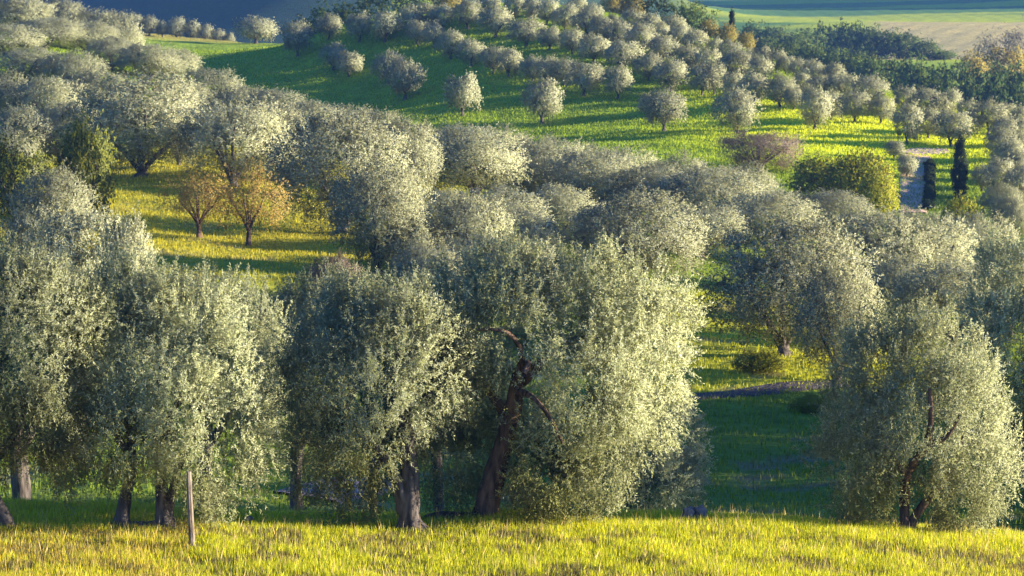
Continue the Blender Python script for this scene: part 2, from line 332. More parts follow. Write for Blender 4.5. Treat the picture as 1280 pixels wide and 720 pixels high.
def crown(name, seed, B, n_twig, tl, lp, ll, lw, m, pal=OLIVE, pp=OLIVE_P, shoots=0, shoot_len=(.5, .9), up=.55, droop=.5, inner=.5, holes=(), clear=(), spray=32):
    rng = np.random.default_rng(seed); B = np.array(B, float)
    area = (B[:, 3] * B[:, 4] + B[:, 4] * B[:, 5]); area[0] *= .6
    bi = rng.choice(len(B), n_twig, p=area / area.sum())
    d = nrm(rng.normal(size=(n_twig, 3))); rad = inner + (1 - inner) * rng.random(n_twig) ** .6
    rad *= 1 + .12 * rng.normal(size=n_twig)
    # twigs grow in sprays: each spray has its own middle on the crown's lumps
    ncl = max(12, n_twig // spray); cb = rng.choice(len(B), ncl, p=area / area.sum())
    cd = nrm(rng.normal(size=(ncl, 3))); cr_ = (inner + (1 - inner) * rng.random(ncl) ** .5) * (1 + .14 * rng.normal(size=ncl))
    cc = B[cb, :3] + cd * B[cb, 3:] * cr_[:, None]
    k_ = rng.integers(0, ncl, n_twig); sig = np.sqrt(area.sum() * 9 / ncl) * .22
    inn = rng.random(n_twig) < .72
    bi = np.where(inn, cb[k_], bi); d = np.where(inn[:, None], cd[k_], d)
    p = B[bi, :3] + d * B[bi, 3:] * rad[:, None]
    p = np.where(inn[:, None], cc[k_] + rng.normal(size=(n_twig, 3)) * sig * np.array([.8, .8, 1.25]), p)
    # thin out what lies deep inside other blobs
    keep = np.ones(n_twig, bool)
    for j in range(len(B)):
        q_ = (((p - B[j, :3]) / B[j, 3:]) ** 2).sum(1); keep &= ~((q_ < .38) & (rng.random(n_twig) < .85))
    for hx, hy, hz_, hr in holes:
        keep &= ((p - np.array([hx, hy, hz_])) ** 2).sum(1) > hr * hr
    for hx, hz_, hr, dm in clear:
        keep &= ~(((p[:, 0] - hx) ** 2 + (p[:, 2] + (-droop * tl * .6 if True else 0) - hz_) ** 2 < hr * hr) & (p[:, 1] < dm) & (rng.random(n_twig) < .93))
    p = p[keep]; d = d[keep]; bi = bi[keep]; n = len(p)
    top = (d[:, 2] > -.1)
    v = d * .7 + rng.normal(size=(n, 3)) * .35
    v[:, 2] += np.where(top, up, -droop)
    v = nrm(v); L = tl * rng.uniform(.5, 1.4, n)
    if shoots:
        hi = np.nonzero((d[:, 2] > .25))[0]; s = rng.choice(hi, shoots)
        ps = B[bi[s], :3] + d[s] * B[bi[s], 3:] * 1.0
        vs = nrm(d[s] * .22 + np.array([0, 0, 1]) + rng.normal(size=(shoots, 3)) * .16)
        d = np.r_[d, d[s]]
        p = np.r_[p, ps]; v = np.r_[v, vs]; L = np.r_[L, rng.uniform(*shoot_len, shoots)]
    nl = np.maximum(3, (lp * L / tl).astype(int)); T = np.repeat(np.arange(len(p)), nl)
    m_ = len(T); t = rng.random(m_) ** .85
    bend = np.zeros((m_, 3)); bend[:, 2] = -(t ** 2) * .18 * L[T]
    q0 = p[T] + v[T] * (t * L[T])[:, None] + bend
    ld = nrm(v[T] * .75 + nrm(rng.normal(size=(m_, 3))) * .85)
    sdv = nrm(np.cross(ld, rng.normal(size=(m_, 3))))
    l = ll * rng.uniform(.6, 1.3, m_); wv = lw * rng.uniform(.7, 1.25, m_)
    V = np.empty((m_, 4, 3))
    V[:, 0] = q0; V[:, 2] = q0 + ld * l[:, None]
    V[:, 1] = q0 + ld * (l * .5)[:, None] + sdv * (wv / 2)[:, None]; V[:, 3] = q0 + ld * (l * .5)[:, None] - sdv * (wv / 2)[:, None]
    ci = rng.choice(len(pal), m_, p=pp); c = np.array(pal)[ci] * rng.uniform(.85, 1.15, (m_, 1))
    # fresher and drier sprays: whole twigs differ
    tv = rng.uniform(.85, 1.15, len(p))[T]; c = c * tv[:, None]
    cen = np.array([B[:, 0].mean(), B[:, 1].mean(), B[:, 2].mean() - .3])
    lie = nrm(nrm(p - cen)[T] * .75 + d[T] * .45 + nrm(rng.normal(size=(m_, 3))) * .22 + np.array([0, 0, .1]))
    return new_mesh(name, V.reshape(-1, 3), np.arange(m_ * 4).reshape(-1, 4), [m], ('FACE', np.clip(c, 0, 1)), lie=lie)

def tube(path, radii, sides=10, rng=None, knob=.12):
    path = np.array(path, float)
    # smooth the path
    k = len(path); s = np.linspace(0, k - 1, (k - 1) * 5 + 1); i = np.minimum(s.astype(int), k - 2); f = s - i
    ext = np.vstack([2 * path[0] - path[1], path, 2 * path[-1] - path[-2]])
    a, b, c_, d_ = ext[i], ext[i + 1], ext[i + 2], ext[i + 3]; f = f[:, None]
    P = .5 * ((2 * b) + (-a + c_) * f + (2 * a - 5 * b + 4 * c_ - d_) * f ** 2 + (-a + 3 * b - 3 * c_ + d_) * f ** 3)
    rad = np.interp(s, np.arange(k), radii)
    T = nrm(np.gradient(P, axis=0)); ref = np.array([0.2, 1, .1]); U = nrm(np.cross(T, ref)); Vv = np.cross(T, U)
    an = np.linspace(0, 2 * math.pi, sides, endpoint=False)
    rn = 1 + knob * (np.sin(an * 3 + s[:, None] * 1.3) + .7 * np.sin(an * 5 - s[:, None] * 2.1 + 1) + .6 * np.sin(an * 2 + s[:, None] * 3.7)) * .9
    if rng is not None: rn = rn * (1 + rng.normal(size=rn.shape) * knob * .3)
    ring = P[:, None] + (U[:, None] * np.cos(an)[None, :, None] + Vv[:, None] * np.sin(an)[None, :, None]) * (rad[:, None] * rn)[..., None]
    n_, s_ = len(P), sides; V = ring.reshape(-1, 3); I = np.arange(n_ * s_).reshape(n_, s_)
    q = np.stack([I[:-1], I[1:], np.roll(I[1:], -1, 1), np.roll(I[:-1], -1, 1)], -1).reshape(-1, 4)
    V = np.vstack([V, P[-1:], P[:1]]); e = len(V) - 2
    capq = np.array([[I[-1, j], I[-1, (j + 1) % s_], e, e] for j in range(s_)])
    return V, q
def wood(name, tubes, m, seed=1):
    rng = np.random.default_rng(seed); Vs, Qs, o = [], [], 0
    for path, rad, *r in tubes:
        V, q = tube(path, rad, r[0] if r else 10, rng); Vs.append(V); Qs.append(q + o); o += len(V)
    return new_mesh(name, np.vstack(Vs), np.vstack(Qs), [m], None, True)
def auto_trunk(name, seed, W, H, z0, m=None, r0=.2, forks=4):
    rng = random.Random(seed); T = []
    fz = z0 * .75; lean = rng.uniform(-.15, .15)
    T.append(([(0, 0, -.35), (0, 0, .05), (lean * .5, 0, fz * .6), (lean, 0, fz)], [r0 * 1.7, r0 * 1.35, r0 * .95, r0 * .85]))
    for k in range(forks):
        a = k * 2 * math.pi / forks + rng.uniform(-.5, .5); e = rng.uniform(.45, .75)
        x, y = math.cos(a) * W * .5 * e, math.sin(a) * W * .5 * e; zt = z0 + H * rng.uniform(.45, .75)
        T.append(([(lean, 0, fz - .1), (lean + x * .35, y * .35, fz + (zt - fz) * .35), (lean + x * .75, y * .75, fz + (zt - fz) * .7), (x, y, zt)],
                  [r0 * .7, r0 * .5, r0 * .32, r0 * .12], 7))
    return wood(name, T, m or M_BARK, seed)

def tree(name, label, cat, loc, parts, scale=(1, 1, 1), rz=0, group=None):
    t = bpy.data.objects.new(name, None); COL.objects.link(t); t.empty_display_size = .5
    t.location = loc; t.scale = scale; t.rotation_euler = (0, 0, rz); t['label'] = label; t['category'] = cat
    if group: t['group'] = group
    for nm, me in parts:
        o = bpy.data.objects.new(nm, me); COL.objects.link(o); o.parent = t
    return t

# ------------------------------------------------------------------ foreground olives (metres at Y = 57: 1 px = 15.7 mm)
def fg_tree(label, base_px, Yb, blobs_px, trunks_px, twigs, seed, rad, shoots=260, m_bark=None, holes=(), clear=(), name='olive_tree', cat='olive tree', group='olive trees on the near crest', **kw):
    """shapes given as a measured elevation of the tree (px across, px up) at its distance, with real depth added"""
    s = Yb / F * 1.012
    X0 = (base_px - 640) * Yb / F; Z0 = hz(X0, Yb)
    u0, v0 = px(np.array([X0, Yb, Z0]))
    def cv(x, y, dy=0): return ((x - u0) * s, dy, (v0 - y) * s)
    rng = random.Random(seed); B = []
    for b in blobs_px:
        x, y, r = b[:3]; rz_ = b[4] if len(b) > 4 else r; dy = b[3] if len(b) > 3 else rng.uniform(-.35, .35)
        cx, _, cz = cv(x, y); B.append((cx, dy, cz, r * s, r * s * 1.0, rz_ * s))
    H = [(cv(hx, hy)[0], hd, cv(hx, hy)[2], hr * s) for hx, hy, hd, hr in holes]
    CL = [(cv(x, y)[0], cv(x, y)[2], r_ * s, dm) for x, y, r_, dm in clear]
    me = crown('crown', seed, B, twigs, .34, 21, .068, .0165, M_LEAF, shoots=int(shoots * 1.7), holes=H, clear=CL, **kw)
    T = []
    for path, radii in trunks_px:
        T.append(([(cv(p[0], p[1])[0], p[2] if len(p) > 2 else 0, cv(p[0], p[1])[2]) for p in path], [r * s for r in radii], 14))
    parts = [('trunk', wood('trunk', T[:rad], m_bark or M_BARK, seed)), ('crown', me)]
    if T[rad:]: parts.insert(1, ('branches', wood('branches', T[rad:], m_bark or M_BARK, seed + 1)))
    return tree(name, label, cat, (X0, Yb, Z0), parts, group=group)

fg_tree('silvery olive with two dark trunks on one gnarled stump beside the wooden post', 182, 55.1,
    [(200, 470, 85, 0, 85), (150, 440, 62), (110, 470, 62), (95, 520, 52), (130, 545, 42), (185, 400, 52), (235, 420, 55), (285, 450, 46), (300, 500, 46, -.3),
     (315, 545, 34, -.4), (290, 590, 38, -.1), (255, 560, 50, -.5), (235, 515, 55, -.7), (170, 530, 48, -.8), (85, 570, 30), (160, 375, 36), (265, 395, 34), (120, 410, 38), (260, 618, 22)],
    [([(150, 668, 0), (152, 652, 0), (158, 615, 0), (166, 580, .1), (158, 520, .2), (140, 470, .1)], [20, 11, 6.5, 5.5, 4, 2.5]),
     ([(208, 668, 0), (206, 652, 0), (203, 620, 0), (202, 575, 0), (196, 520, .1), (205, 450, .1)], [24, 13, 7.5, 7, 5, 3]),
     ([(216, 664, .1), (212, 640, .1), (219, 600, .15), (232, 565, .1), (260, 500, .2), (280, 460, .2)], [7, 6, 5, 4, 3, 2]),
     ([(145, 664, 0), (165, 660, -.05), (188, 661, -.05), (212, 662, 0)], [10, 9, 9, 12]),
     ([(202, 560, 0), (225, 500, -.3), (245, 470, -.4)], [5, 4, 2]), ([(160, 560, 0), (125, 510, .2), (100, 480, .2)], [5, 4, 2])],
    15500, 11, 4, holes=[(284, 552, -.75, 24)], shoots=330, clear=[(158, 620, 26, 2), (205, 625, 30, 2), (182, 640, 40, 2), (215, 600, 18, 0), (200, 595, 14, 0), (286, 535, 24, .2)])
fg_tree('silvery olive cut by the left edge, its short leaning trunk in yellow grass', 4, 54.5,
    [(20, 440, 90), (-40, 420, 80), (60, 400, 55), (20, 375, 52), (-30, 375, 56), (80, 460, 48), (60, 520, 50), (-20, 520, 60), (10, 352, 32), (55, 368, 34), (95, 410, 34), (-80, 470, 60), (85, 380, 30)],
    [([(12, 672, 0), (8, 650, 0), (-8, 620, 0), (-25, 570, 0), (-25, 500, 0)], [11, 9, 8, 7, 5]), ([(-20, 590, 0), (20, 540, .2), (40, 470, .2)], [6, 5, 3])],
    10500, 12, 1, shoots=420, shoot_len=(.45, .85))
fg_tree('shaded silvery olive with a thick dark trunk standing behind the left edge tree', 42, 65,
    [(60, 450, 70), (110, 430, 55), (130, 400, 46), (40, 400, 50), (0, 470, 60), (150, 440, 50), (30, 520, 50), (165, 395, 30), (200, 410, 36)],
    [([(30, 690, 0), (30, 650, 0), (27, 600, 0), (24, 540, 0), (35, 470, 0)], [16, 13, 11, 10, 6]), ([(27, 560, 0), (60, 500, 0), (90, 440, 0)], [8, 6, 4])],
    7500, 13, 1, shoots=330)
fg_tree('silvery olive with one straight grey forked trunk left of centre', 514, 55.6,
    [(470, 490, 80), (420, 470, 60), (395, 520, 44), (400, 570, 44), (445, 575, 50, .4), (500, 430, 55), (540, 460, 46), (450, 420, 48), (405, 430, 40), (500, 390, 34), (430, 610, 36, .5), (385, 480, 36),
     (525, 520, 46, .8), (480, 540, 40, -.8), (540, 420, 38), (450, 380, 26), (450, 632, 20, .5), (560, 590, 40, 1.2)],
    [([(516, 668, 0), (513, 648, 0), (512, 600, 0), (510, 540, 0), (505, 490, .1), (498, 430, .1)], [26, 15, 10.5, 10, 7, 3]),
     ([(506, 640, 0), (500, 610, -.05), (486, 575, -.1), (466, 552, -.15), (440, 520, -.1), (425, 480, 0)], [9, 8, 7, 6, 4, 2]),
     ([(512, 560, 0), (528, 520, .2), (545, 470, .2)], [7, 5, 2])],
    12500, 14, 1, shoots=300, clear=[(512, 640, 26, .6), (512, 610, 22, .2), (511, 575, 18, 0), (510, 545, 14, 0), (495, 600, 16, 0), (478, 565, 12, -.1), (540, 640, 26, .6), (570, 640, 26, .6), (486, 640, 20, .4)])
fg_tree('largest central olive, thick leaning reddish trunk, foliage drooping to the grass', 612, 56.5,
    [(690, 470, 100), (640, 400, 62), (600, 420, 50), (570, 460, 46), (585, 380, 40), (640, 350, 40), (700, 390, 60), (760, 400, 56), (800, 420, 50), (820, 460, 42), (800, 500, 46), (770, 545, 46),
     (745, 590, 44), (720, 625, 36, -.2), (690, 560, 54, -.6), (680, 610, 40, -.2), (745, 480, 60, -.8), (655, 500, 46, .9), (740, 350, 34), (800, 370, 32), (585, 520, 40, .9), (600, 570, 36, 1.1), (625, 322, 22), (835, 400, 24), (655, 640, 20)],
    [([(600, 672, 0), (606, 648, 0), (616, 600, 0), (630, 550, 0), (642, 500, -.1), (648, 455, -.2)], [28, 18, 13, 12, 10, 7]),
     ([(524, 658, .1), (550, 650, .15), (580, 652, .1), (604, 656, 0)], [8, 9, 9, 12]),
     ([(648, 470, -.35), (652, 430, -.8), (640, 405, -1.05), (622, 396, -1.15), (598, 396, -1.1)], [6, 3.6, 2.6, 2.2, 1.4]),
     ([(648, 478, -.5), (668, 482, -1.1), (688, 505, -1.45), (703, 535, -1.5)], [5, 3, 2.4, 1.5]),
     ([(646, 460, -.2), (660, 440, -.9), (655, 450, -1.3)], [5, 4, 3]),
     ([(645, 480, -.1), (700, 430, .1), (770, 400, .1)], [7, 5, 2]), ([(638, 520, 0), (600, 470, .3), (580, 430, .3)], [7, 5, 2])],
    21000, 15, 2, shoots=520, m_bark=M_BARK2, clear=[(605, 640, 26, .8), (612, 612, 22, .1), (622, 580, 20, 0), (630, 550, 18, 0), (638, 520, 16, -.1), (645, 490, 14, -.1), (650, 460, 15, -.2), (654, 435, 10, -.6), (645, 410, 10, -.9), (622, 396, 10, -.9), (600, 396, 8, -.9), (668, 482, 9, -.9), (688, 505, 9, -1.2), (703, 532, 9, -1.2), (570, 645, 24, .8)])
fg_tree('round sunlit olive with a slim forked trunk standing alone at right', 1132, 57.3,
    [(1150, 530, 88), (1100, 470, 52), (1150, 450, 50), (1075, 520, 46), (1070, 570, 44), (1100, 610, 42), (1195, 480, 48), (1215, 530, 48), (1222, 580, 44), (1195, 620, 42), (1160, 625, 34, -.4), (1130, 580, 44, -.7),
     (1090, 430, 30), (1055, 440, 20), (1185, 430, 32), (1062, 610, 28), (1210, 640, 24), (1110, 405, 18), (1140, 415, 24)],
    [([(1132, 672, 0), (1131, 655, 0), (1130, 620, 0), (1132, 585, -.2), (1148, 545, -.7), (1152, 510, -1.0), (1150, 470, -1.0)], [8, 7, 6, 5.5, 4.5, 3.5, 2]),
     ([(1134, 664, 0), (1142, 648, 0), (1158, 622, -.1), (1185, 585, -.2), (1200, 540, -.2)], [7, 6, 5, 4, 2]),
     ([(1132, 590, -.2), (1110, 560, -.5), (1090, 530, -.5)], [4.5, 3.5, 2]), ([(1150, 545, -.7), (1172, 530, -1.0), (1190, 500, -1.0)], [4, 3, 2])],
    13000, 16, 2, shoots=280, m_bark=M_BARK2, inner=.35, clear=[(1131, 640, 26, .2), (1131, 610, 20, .1), (1135, 580, 17, -.1), (1148, 545, 14, -.5), (1151, 515, 13, -.8), (1152, 490, 12, -.8), (1150, 635, 23, .1), (1165, 610, 14, -.1), (1172, 530, 12, -.8)])
fg_tree('dull shaded olive cut by the right edge behind the round sunlit tree', 1290, 67,
    [(1280, 430, 70), (1240, 380, 40), (1230, 440, 34), (1250, 490, 46), (1300, 340, 50), (1250, 340, 34), (1330, 420, 70), (1300, 520, 55), (1225, 400, 22)],
    [([(1292, 720, 0), (1290, 650, 0), (1286, 560, 0), (1280, 480, 0)], [14, 11, 10, 6]), ([(1288, 580, 0), (1250, 500, 0), (1240, 430, 0)], [7, 5, 3])],
    8500, 17, 1, shoots=200)
fg_tree('low dark shaded olive bush growing below the right side of the central tree', 800, 66,
    [(805, 590, 55), (840, 545, 34), (785, 560, 40), (770, 610, 40), (830, 620, 38), (850, 590, 24), (800, 640, 36), (765, 645, 26)],
    [([(800, 690, 0), (800, 660, 0), (805, 600, 0)], [9, 8, 4])], 7000, 18, 1, shoots=90)
fg_tree('olive behind the two-trunk tree with thin upright shoots above the shaded lawn', 250, 74,
    [(255, 450, 66), (215, 400, 36), (270, 400, 40), (310, 400, 38), (330, 440, 42), (200, 440, 44), (300, 480, 46), (318, 490, 30), (315, 540, 20)],
    [([(258, 660, 0), (258, 610, 0), (260, 540, 0), (262, 450, 0)], [10, 9, 7, 4]), ([(259, 560, 0), (310, 480, 0)], [6, 3])], 7000, 19, 1, shoots=420, shoot_len=(.6, 1.1))
fg_tree('olive with a slender shaded trunk between the two-trunk tree and the straight trunk', 370, 76,
    [(385, 460, 60), (360, 420, 40), (400, 400, 44), (430, 420, 44), (360, 500, 40), (352, 450, 30), (385, 560, 30), (410, 375, 30), (440, 390, 34)],
    [([(372, 650, 0), (371, 600, 0), (372, 560, 0), (380, 480, 0)], [9, 7.5, 7, 4]), ([(371, 570, 0), (410, 480, 0), (420, 420, 0)], [5, 4, 2])], 7000, 20, 1, shoots=260)
fg_tree('olive seen through the gap between the straight trunk and the leaning trunk', 466, 72,
    [(500, 430, 50), (540, 410, 46), (480, 480, 50), (530, 500, 50), (570, 450, 40), (560, 560, 34), (520, 375, 30)],
    [([(465, 690, 0), (466, 640, 0), (470, 580, 0), (490, 480, 0)], [8, 7, 6, 4]), ([(556, 690, .3), (550, 640, .3), (545, 560, .2), (530, 450, 0)], [8, 7, 6, 3])], 5500, 21, 2, shoots=160)

# ------------------------------------------------------------------ mid-distance olives
def olive_set(tag_, k, W, H, z0, tw, tl, lp, ll, lw, lumps, seed0, shoots, pal=OLIVE, pp=OLIVE_P, m=None, r0=.2, bm=None, forks=4, **kw):
    S = []
    for i in range(k):
        rg = np.random.default_rng(seed0 + i)
        S.append((auto_trunk('trunk', seed0 + i, W, H, z0, bm, r0, forks), crown('crown', seed0 + i, auto_blobs(rg, W, H, z0, lumps), tw, tl, lp, ll, lw, m or M_LEAF_MID, pal, pp, shoots=shoots, **kw)))
    return S
# unit: crown 5 m wide, 4.6 m tall starting 1.1 m above ground -> total 5.7 m
MID = olive_set('mid', 6, 5.0, 5.1, .55, 7400, .42, 11, .115, .038, 22, 100, 420, shoot_len=(.35, .8))
ORD = ['first', 'second', 'third', 'fourth', 'fifth', 'sixth', 'seventh', 'eighth', 'ninth', 'tenth', 'eleventh', 'twelfth', 'thirteenth', 'fourteenth', 'fifteenth',
       'sixteenth', 'seventeenth', 'eighteenth', 'nineteenth', 'twentieth', 'twenty-first', 'twenty-second', 'twenty-third', 'twenty-fourth', 'twenty-fifth', 'twenty-sixth', 'twenty-seventh', 'twenty-eighth', 'twenty-ninth', 'thirtieth']
rnd = random.Random(42); LOG = []
def mid_tree(x, ytop, wpx, Y, label, S=MID, full=6.2, wide=5.0, name='olive_tree', cat='olive tree', group='olive trees on the middle slopes', hmin=3.0, hmax=8.5, grow=1.12):
    X0 = (x - 640) * Y / F; Z0 = hz(X0, Y)
    top = at(x, ytop, Y)[2]; hh = top - Z0; ws = wpx * Y / F
    LOG.append((label[:40], round(hh, 1), round(ws, 1))); hh = min(max(hh, hmin), hmax)
    sx = ws / wide * grow; k = rnd.randrange(len(S)); tr, cr = S[k]
    return tree(name, label, cat, (X0, Y, Z0 - .05), [('trunk', tr), ('crown', cr)], (sx, sx * rnd.uniform(.9, 1.1), hh / full), rnd.uniform(0, 6.28), group)
mids = [  # the first four are added to throw shade on the left lawn
 (590, 238, 100, 134, 'dusky olive between the dark shaded one and the pale topped one in the middle'),
 (650, 252, 100, 137, 'dusky olive low in the middle, right of the pale topped one'),
 (520, 268, 80, 133, 'small dusky olive beside the yellow grass gap in the middle'),
 (535, 322, 90, 126, 'dim olive behind the gap between the straight trunk tree and the central tree'),
 (100, 252, 130, 112, 'big silvery olive above the left edge grove, its right side against the shaded lawn'),
 (40, 256, 110, 118, 'grey-green olive at the left edge beside the small yellow-green shrub'),
 (150, 262, 70, 108, 'lower silvery olive lobe at the left border of the shaded lawn'),
 (60, 208, 90, 135, 'silvery olive above the yellow-green shrubs at left'),
 (175, 84, 150, 176, 'large olive with a thick dark trunk at the back of the bright left lawn'),
 (222, 92, 62, 183, 'narrow sunlit olive just right of the large dark-trunked one on the left lawn'),
 (292, 114, 120, 172, 'wide grey olive behind the two small orange trees'),
 (350, 128, 80, 176, 'olive behind the right-hand orange tree, left of the tall dark olive'),
 (425, 132, 150, 152, 'tall dark olive right of the two small orange trees'),
 (472, 196, 120, 134, 'shaded bushy olive with a thick low trunk in front of the tall dark olive'),
 (505, 142, 80, 168, 'pale olive crown directly right of the tall dark olive'),
 (590, 152, 120, 176, 'pale crowned olive below the far field, left part of the middle ridge line'),
 (552, 232, 90, 144, 'dark blue-shaded olive left of the yellow grass gap in the middle'),
 (620, 228, 110, 146, 'olive with pale top right of the dark shaded one in the middle'),
 (670, 172, 110, 182, 'olive on the middle ridge line above the pale topped one'),
 (700, 236, 100, 150, 'small grey olive in the very middle between two rows'),
 (742, 184, 105, 178, 'olive on the middle ridge line with its crown touching the far striped grass'),
 (800, 232, 150, 136, 'broad olive above the right shoulder of the largest central tree'),
 (752, 262, 90, 142, 'olive half hidden behind the largest central tree, left of the broad one'),
 (815, 202, 95, 176, 'olive on the ridge line left of the long dark gap'),
 (890, 204, 120, 172, 'dark fronted olive on the ridge line below the pinkish bare tree'),
 (880, 262, 100, 150, 'shaded olive above the small sunlit grass gap at right of centre'),
 (960, 236, 110, 160, 'olive with a blue-grey hollow right of the dark fronted one'),
 (985, 262, 170, 118, 'massive olive with a dark base beside the sunlit grass gap'),
 (1052, 322, 100, 112, 'dark blue-shaded olive with a thin trunk right of the massive one'),
 (1040, 234, 100, 172, 'olive under the left end of the yellow-green tree'),
 (1095, 258, 130, 150, 'pale bushy olive under the yellow-green tree'),
 (1160, 258, 120, 152, 'olive below the gravel track end with a pale crown'),
 (1130, 318, 100, 128, 'grey olive just above the crown of the round sunlit tree'),
 (1195, 318, 120, 122, 'olive with a yellowish crown between the round sunlit tree and the right edge'),
 (1222, 262, 90, 160, 'olive right below the tall dark cypress'),
 (1270, 300, 90, 128, 'olive at the right edge above the dull shaded tree'),
 (650, 292, 100, 124, 'silvery olive peeking over the central tree, behind its highest shoots'),
 (1020, 300, 90, 140, 'olive nested behind the massive dark-based one'),
 (600, 300, 110, 130, 'dim olive hidden behind the upper left part of the largest central tree'),  # added behind the central tree to help shade the left lawn
 (395, 352, 46, 112, 'tiny scrubby olive at the lower corner of the shaded lawn'),
]
for m_ in mids: mid_tree(*m_)
left = [(20, -12, 85, 285), (75, -6, 70, 300), (60, 22, 80, 262), (115, 8, 60, 300), (10, 30, 80, 250), (110, 30, 70, 268), (150, 14, 55, 300), (35, 58, 85, 232), (90, 62, 80, 230), (140, 48, 70, 250), (185, 52, 72, 246),
        (5, 88, 80, 208), (60, 92, 80, 206), (118, 84, 80, 212), (215, 66, 60, 250), (265, 82, 70, 225), (20, 128, 90, 184), (80, 122, 80, 186), (225, 100, 70, 215), (305, 104, 70, 216), (345, 108, 75, 212),
        (385, 122, 80, 200), (430, 128, 75, 205), (470, 134, 70, 200), (540, 156, 75, 200), (570, 154, 80, 205), (625, 158, 80, 200), (690, 166, 85, 200), (10, 170, 80, 155), (255, 150, 60, 200), (740, 176, 80, 202), (780, 180, 85, 200), (850, 190, 75, 195), (935, 202, 70, 185)]
left_sorted = sorted(left, key=lambda t: t[0])
for i, t_ in enumerate(left):
    k = [q_ for q_ in left_sorted if (q_[0] < 250) == (t_[0] < 250)].index(t_)
    if t_[0] < 250 : lab = 'pale olive crown in the dense upper left grove, %s from the left' % ORD[k]
    else: lab = 'pale olive on the back edge of the middle grove, %s from the left' % ORD[k]
    mid_tree(*t_, lab, group='olives of the dense back grove')

# two small orange trees, bare pinkish tree, yellow-green tree, shrubs
ORANGE = [np.array([.5, .31, .08]), np.array([.42, .31, .1]), np.array([.34, .3, .07])]
OT = olive_set('orange', 2, 3.2, 2.4, 1.1, 1500, .3, 8, .10, .04, 12, 300, 0, ORANGE, [.45, .35, .2], M_WOOD, .11, M_BARK2, 6)
for x, yt, wd, Y, lab in ((246, 216, 72, 147.5, 'small tree with thin orange-brown leaves, left one of the pair on the yellow lawn'), (308, 214, 80, 146, 'small tree with thin orange-brown leaves, right one of the pair on the yellow lawn')):
    mid_tree(x, yt, wd, Y, lab, OT, 3.55, 3.2, 'orange_leaved_tree', 'small tree', 'pair of small orange trees', 2.2, 4.5)
PINK = [np.array([.38, .27, .2]), np.array([.30, .24, .18]), np.array([.34, .29, .2])]
BT = olive_set('bare', 1, 5, 3.6, .8, 5600, .5, 8, .2, .03, 14, 320, 200, PINK, [.5, .3, .2], M_WOOD, .18, M_BARK, 7, inner=.2, up=.8)
mid_tree(950, 165, 92, 232, 'leafless pinkish-brown tree at the near edge of the far striped grass', BT, 4.6, 5.0, 'bare_tree', 'tree', None, 2.5, 7)
YEL = [np.array([.42, .42, .02]), np.array([.28, .33, .02]), np.array([.3, .24, .05])]
YT = olive_set('yellow', 2, 5, 4, .6, 2800, .4, 9, .2, .1, 16, 330, 60, YEL, [.5, .3, .2], M_WOOD, .2)
YS = olive_set('shrub', 1, 5, 4, .6, 2200, .4, 9, .2, .1, 16, 340, 60, [np.array([.24, .25, .03]), np.array([.17, .2, .04])], [.5, .5], M_WOOD, .2)
mid_tree(1080, 196, 68, 214, 'bright yellow-green tree left of the gravel track', YT, 4.7, 5.0, 'yellow_leaved_tree', 'tree', None, 2.5, 7)
mid_tree(1035, 200, 75, 218, 'olive-yellow bushy tree between the bare pinkish tree and the bright yellow one', YT, 4.7, 5.0, 'yellow_leaved_tree', 'tree', None, 2.5, 7)
mid_tree(1098, 222, 40, 205, 'low yellow-green bush beside the lower left side of the gravel track', YT, 4.7, 5.0, 'shrub', 'shrub', None, 1.5, 7)
mid_tree(22, 186, 66, 150, 'dull yellow-green shrub with a dark stem near the left edge', YS, 4.7, 5.0, 'shrub', 'shrub', None, 2, 9)
mid_tree(106, 160, 62, 152, 'dull yellow-green shrub above the big silvery olive at left', YS, 4.7, 5.0, 'shrub', 'shrub', None, 2, 9)
mid_tree(955, 440, 60, 114, 'low yellow-green shrub at the foot of the massive dark-based olive', YT, 4.7, 5.0, 'shrub', 'shrub', None, .6, 2)
mid_tree(1018, 496, 40, 104, 'small bright green shrub left of the round sunlit tree', YT, 4.7, 5.0, 'shrub', 'shrub', None, .6, 2)
mid_tree(415, 318, 60, 124, 'scrubby brownish bush at the right end of the shaded lawn', BT, 4.6, 5.0, 'shrub', 'shrub', None, .8, 3)
mid_tree(1205, 250, 40, 196, 'yellowish shrub at the foot of the tall dark cypress', YT, 4.7, 5.0, 'shrub', 'shrub', None, 1, 5)

# cypresses
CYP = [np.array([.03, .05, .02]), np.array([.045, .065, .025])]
def cypress_mesh(seed, W, H):
    B = [(0, 0, H * t, W / 2 * s, W / 2 * s, H * .12) for t, s in ((.12, .75), (.22, .95), (.34, 1), (.46, .97), (.58, .86), (.7, .7), (.8, .52), (.88, .36), (.94, .2))]
    return crown('crown', seed, B, 4200, .16, 7, .11, .045, M_WOOD, CYP, [.5, .5], up=1.6, droop=-1.2, inner=.6)
def cyp(x, yt, wpx, Y, lab):
    Y = Q(Y); X0 = (x - 640) * Y / F; Z0 = hz(X0, Y); H = at(x, yt, Y)[2] - Z0
    tree('cypress', lab, 'cypress', (X0, Y, Z0), [('trunk', wood('trunk', [([(0, 0, -.3), (0, 0, .4), (0, 0, H * .4), (0, 0, H * .7)], [.16, .13, .1, .04], 7)], M_BARK)), ('crown', cypress_mesh(7, wpx * Y / F, H))])
cyp(1202, 170, 17, 222, 'tall narrow dark cypress right of the gravel track')
cyp(914, 12, 8, 430, 'tiny dark cypress on the skyline behind the far hillside')

